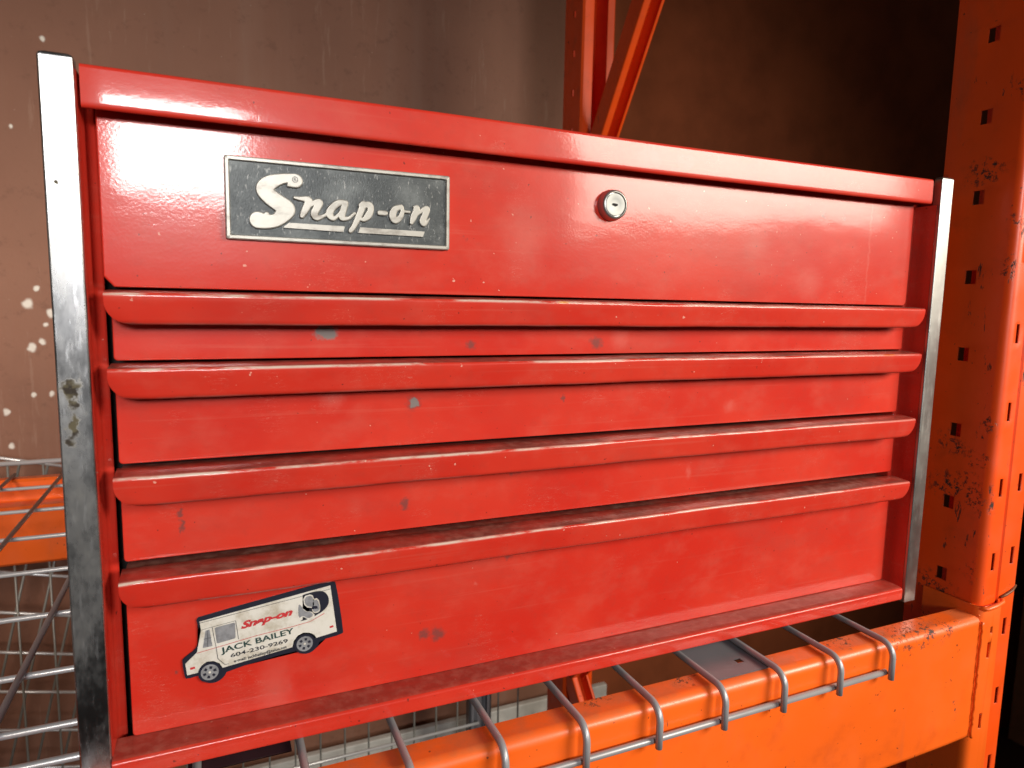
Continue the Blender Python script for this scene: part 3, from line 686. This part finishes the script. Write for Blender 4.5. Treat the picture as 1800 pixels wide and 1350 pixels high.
def field_mesh(bm, f, x0, z0, st, ytop, ybase, bevel, bw):
    """raised lettering from a signed field (metres, + inside): clipped cells, rounded shoulders, side walls"""
    nz, nx = f.shape; V = {}
    def top(x, z, d):
        k = min(1, max(0, d/bw)); return ytop + bevel*(1-math.sqrt(1-(1-k)**2))
    def grid(i, j):
        if (i, j) not in V: V[i, j] = bm.verts.new((x0+i*st, top(0, 0, f[j, i]), z0+j*st))
        return V[i, j]
    def cross(i0, j0, i1, j1):
        k = (min((i0, j0), (i1, j1)), max((i0, j0), (i1, j1)))
        if k not in V:
            (a, b), (c, d) = k; t = f[b, a]/(f[b, a]-f[d, c]); t = min(.99, max(.01, t))
            x, z = x0+(a+(c-a)*t)*st, z0+(b+(d-b)*t)*st
            V[k] = bm.verts.new((x, ytop+bevel, z)); V['b', k] = bm.verts.new((x, ybase, z))
        return V[k], V['b', k]
    ins = f > 0
    act = ins[:-1, :-1] | ins[1:, :-1] | ins[:-1, 1:] | ins[1:, 1:]
    for j, i in zip(*np.nonzero(act)):
        i = int(i); j = int(j)
        cs = [(i, j), (i+1, j), (i+1, j+1), (i, j+1)]; poly = []; cr = []
        for k in range(4):
            a, b = cs[k], cs[(k+1) % 4]
            ia, ib = ins[a[1], a[0]], ins[b[1], b[0]]
            if ia: poly.append(grid(*a))
            if ia != ib:
                v, w_ = cross(*a, *b); poly.append(v); cr.append((v, w_, ia))
        if len(poly) >= 3 and len(cr) <= 2:
            try: bm.faces.new(poly)
            except ValueError: pass
        if len(cr) == 2:
            (a, ab, _), (b, bb, _) = cr
            if a != b:
                try: bm.faces.new((a, b, bb, ab))
                except ValueError: pass
def stroke_field(strokes, polys, x0, x1, z0, z1, st):
    X, Z = np.meshgrid(np.arange(x0, x1, st), np.arange(z0, z1, st)); f = np.full(X.shape, -1.)
    for s in strokes:
        P = np.array(s); n = len(P); pts = []
        if n < 3: pts = [tuple(p) for p in P]
        else:
            Q = np.vstack([2*P[0]-P[1], P, 2*P[-1]-P[-2]])
            for i in range(1, n):
                p0, p1, p2, p3 = Q[i-1], Q[i], Q[i+1], Q[i+2]
                for t_ in np.linspace(0, 1, 7)[:-1]:
                    pts.append(tuple(.5*((2*p1)+(-p0+p2)*t_+(2*p0-5*p1+4*p2-p3)*t_**2+(-p0+3*p1-3*p2+p3)*t_**3)))
            pts.append(tuple(P[-1]))
        for a, b in zip(pts, pts[1:]):
            d = (b[0]-a[0], b[1]-a[1]); L2 = d[0]**2+d[1]**2+1e-16
            tt = np.clip(((X-a[0])*d[0]+(Z-a[1])*d[1])/L2, 0, 1)
            f = np.maximum(f, (a[2]+(b[2]-a[2])*tt) - np.hypot(X-a[0]-d[0]*tt, Z-a[1]-d[1]*tt))
    return f
plate = bpy.data.objects.new('name_plate', None)
# dark recessed field of the plate, fine-ribbed
t = NT('dark_plate_enamel')
g = t.noise(1200, 2, .5, stretch=(1, 1, .5)); n = t.noise(45, 5, .65)
c = t.mix(t.ramp(n, .4, .75), (0.028, 0.034, 0.036), (0.10, 0.11, 0.11))
c = t.mix(t.ramp(t.noise(700, 3, .7, stretch=(1, 1, .35)), .60, .68, 0, .6), c, (0.30, 0.30, 0.29))
t.set(Base_Color=c, Roughness=.42, Metallic=.3); t.bump([(g, .35, .0004)])
M_pl = t.m
t = NT('worn_plate_metal')
n = t.noise(60, 6, .7, stretch=(.8, 1, 1.6))
c = t.mix(t.ramp(n, .48, .70), (0.40, 0.385, 0.345), (0.21, 0.19, 0.165))
t.set(Base_Color=c, Roughness=.40, Metallic=.35); t.bump([(t.noise(150, 3), .15, .0006)])
M_plm = t.m
bpy.data.objects.remove(plate)
(ax, az), (bx, bz), (cx_, cz_), (dx_, dz_) = PLATE
px0, px1, pz0, pz1 = .0578, .1876, .2918, .3370
bm = bmesh.new(); box(bm, px0+.0004, px1-.0004, -.0034, -.0022, pz0+.0004, pz1-.0004)
plate = finish('name_plate', bm, M_pl, chest)
bm = bmesh.new()
o_ = rounded(px0, px1, pz0, pz1, .0012); i_ = rounded(px0+.0024, px1-.0024, pz0+.0024, pz1-.0024, .0006)
def ring(y, pts): return [bm.verts.new((x, y, z)) for x, z in pts]
def offs(pts, d):
    cx, cz = (px0+px1)/2, (pz0+pz1)/2
    return [(x+(d if x > cx else -d), z+(d if z > cz else -d)) for x, z in pts]
rs = [ring(-.0021, offs(o_, .0002)), ring(-.0047, o_), ring(-.0052, offs(o_, -.0006)), ring(-.0052, offs(i_, .0004)), ring(-.0046, i_), ring(-.0034, offs(i_, -.0002))]
for a, b in zip(rs, rs[1:]):
    for k in range(len(a)): bm.faces.new((a[k], a[(k+1) % len(a)], b[(k+1) % len(a)], b[k]))
smooth_by_angle(finish('plate_border', bm, M_plm, plate), 35)
st = .00022
x0, x1, z0, z1 = .0700, .1790, .2930, .3300
allst = [[(x, z, r*1.08) for x, z, r in s] for k in STROKES.values() for s in k]
f = stroke_field(allst, [], x0, x1, z0, z1, st)
bm = bmesh.new(); field_mesh(bm, f, x0, z0, st, -.0053, -.0035, .0006, .0006)
smooth_by_angle(finish('lettering', bm, M_plm, plate), 50)
for pl in UNDER:
    bm = bmesh.new(); poly_y(bm, pl, -.0050, -.0035); finish('underline', bm, M_plm, plate)
def flat_text(body, p0, p1, h, y, mat, parent, name, shear=0, bold=0, thick=.00004):
    cu = bpy.data.curves.new('t', 'FONT'); cu.body = body; cu.size = 1; cu.offset = bold; cu.resolution_u = 3; cu.shear = shear
    ob = bpy.data.objects.new('t', cu); COL.objects.link(ob)
    dg = bpy.context.evaluated_depsgraph_get(); me = bpy.data.meshes.new_from_object(ob.evaluated_get(dg))
    bpy.data.objects.remove(ob)
    xs_ = [v.co.x for v in me.vertices]; xa, xb = min(xs_), max(xs_)
    p0 = Vector((p0[0], 0, p0[1])); p1 = Vector((p1[0], 0, p1[1])); ln = (p1-p0).length; d = (p1-p0)/ln; up = Vector((-d.z, 0, d.x))
    s = ln/(xb-xa); sh = h/.70
    bm = bmesh.new(); bm.from_mesh(me)
    for v in bm.verts:
        q = p0 + d*(v.co.x-xa)*s + up*v.co.y*sh; v.co = Vector((q.x, y, q.z))
    for f_ in bm.faces: f_.normal_update()
    base = origin_of(parent); bmesh.ops.translate(bm, verts=bm.verts, vec=-base)
    me2 = bpy.data.meshes.new(name); bm.to_mesh(me2); bm.free()
    me2.materials.append(mat)
    o = bpy.data.objects.new(name, me2); COL.objects.link(o); o.parent = parent
    return o
M_ink = plain('dark_ink', (.02, .022, .03), .5)
rx, rz = REG
bm = bmesh.new()
for a in range(24):
    a0, a1 = R(15*a), R(15*a+15)
    vs = [bm.verts.new((rx+r*math.cos(b), -.00552, rz+r*math.sin(b))) for r, b in ((.00165, a0), (.00165, a1), (.00135, a1), (.00135, a0))]
    bm.faces.new(vs)
bmesh.ops.remove_doubles(bm, verts=bm.verts, dist=1e-6)
finish('registered_ring', bm, M_ink, plate)
flat_text('R', (rx-.0006, rz-.0008), (rx+.0007, rz-.0008), .0016, -.00552, M_ink, plate, 'registered_letter')

# ---- van sticker
t = NT('sticker_white'); n = t.noise(70, 5, .7)
c = t.mix(t.ramp(n, .42, .72), (0.66, 0.65, 0.60), (0.42, 0.38, 0.30)); t.set(Base_Color=c, Roughness=.38, Coat_Weight=.2); M_stw = t.m
M_stb = plain('sticker_black', (.012, .014, .028), .40)
M_stg = plain('sticker_grey', (.26, .27, .29), .45, nv=.35, sc_=300)
M_str = plain('sticker_red', (.55, .035, .04), .45)
M_gr = plain('sticker_green_ink', (.02, .055, .05), .45)
y0 = -.0008
bm = bmesh.new(); poly_y(bm, chaikin(KSH['outline'], 1), y0, y0+.0006)
stk = finish('van_sticker', bm, M_stb, chest)
stk['label'] = 'white step van sticker with black border on the lowest drawer'
def shp(name, pts, mat, y, n=0):
    bm = bmesh.new(); poly_y(bm, chaikin(pts, n) if n else pts, y, y+.00008); return finish(name, bm, mat, stk)
def line(name, pts, wd, mat, y):
    bm = bmesh.new()
    for a, b in zip(pts, pts[1:]):
        d = Vector((b[0]-a[0], b[1]-a[1])); L_ = d.length; d /= L_; nn = Vector((-d.y, d.x))*wd/2
        vs = [bm.verts.new((p[0]+s*nn.x, y, p[1]+s*nn.y)) for p, s in ((a, 1), (a, -1), (b, -1), (b, 1))]
        bm.faces.new(vs)
    return finish(name, bm, mat, stk)
shp('van_body', KSH['white'], M_stw, y0-.00012)
shp('oval', KSH['oval'], M_stb, y0-.00022, 2)
shp('windscreen', KSH['windshield'], M_stg, y0-.00022)
shp('van_window', KSH['window'], M_stg, y0-.00022)
for k in ('tool1', 'tool2', 'tool3'):
    pts = KSH[k]; cx = sum(p[0] for p in pts)/len(pts); cz = sum(p[1] for p in pts)/len(pts)
    shp('tool_outline', [(cx+(x-cx)*1.22, cz+(z-cz)*1.22) for x, z in pts], M_stw, y0-.00030, 1)
for k in ('tool1', 'tool2', 'tool3'): shp('tool', KSH[k], M_stg, y0-.00040, 1)
t1 = KSH['tool1'][3]; shp('tool_mark', [(t1[0]-.0016, t1[1]-.0012), (t1[0]+.0022, t1[1]-.0014), (t1[0]+.0018, t1[1]+.0004), (t1[0]-.0008, t1[1]+.0008)], M_stb, y0-.00048)
shp('marker_lamp', KSH['lampa'], M_str, y0-.00022); shp('marker_lamp', KSH['lampb'], M_str, y0-.00022)
for k, wd in (('roof', .00028), ('roof2', .00022), ('frame', .00028), ('frame2', .00028), ('ws1', .0002), ('ws2', .0002)): line('outline_stroke', KLN[k], wd, M_ink, y0-.00034)
line('red_stripe', KLN['red'], .00034, M_str, y0-.00028)
for wx, wz in WH:
    def disc(r, n=28, cx=wx, cz=wz): return [(cx+r*math.cos(2*math.pi*k/n), cz+r*math.sin(2*math.pi*k/n)*1.0) for k in range(n)]
    shp('tyre', disc(.0064), M_stb, y0-.00030); shp('rim', disc(.0049), M_stg, y0-.00040)
    bm = bmesh.new()
    for k in range(6):
        a = math.pi/3*k + .3; d = Vector((math.cos(a), math.sin(a))); nn = Vector((-d.y, d.x))
        q = [(wx+d.x*r+nn.x*s, wz+d.y*r+nn.y*s) for r, s in ((.0021, .0006), (.0021, -.0006), (.0037, -.0009), (.0037, .0009))]
        bm.faces.new([bm.verts.new((x, y0-.00044, z)) for x, z in q])
    finish('rim_opening', bm, M_stb, stk)
    shp('hub', disc(.0007, 12), M_stw, y0-.00048)
tx = KTX
flat_text(*tx['jack'][:1], tx['jack'][1], tx['jack'][2], tx['jack'][3], y0-.00032, M_gr, stk, 'lettering_name', bold=.022)
flat_text(*tx['tel'][:1], tx['tel'][1], tx['tel'][2], tx['tel'][3], y0-.00032, M_ink, stk, 'lettering_number', bold=.016)
flat_text(*tx['mail'][:1], tx['mail'][1], tx['mail'][2], tx['mail'][3]*.95, y0-.00032, M_ink, stk, 'lettering_address', bold=.020)
flat_text('Snap-on', tx['red'][1], tx['red'][2], tx['red'][3]*1.1, y0-.00032, M_str, stk, 'lettering_logo', shear=.40, bold=.05)
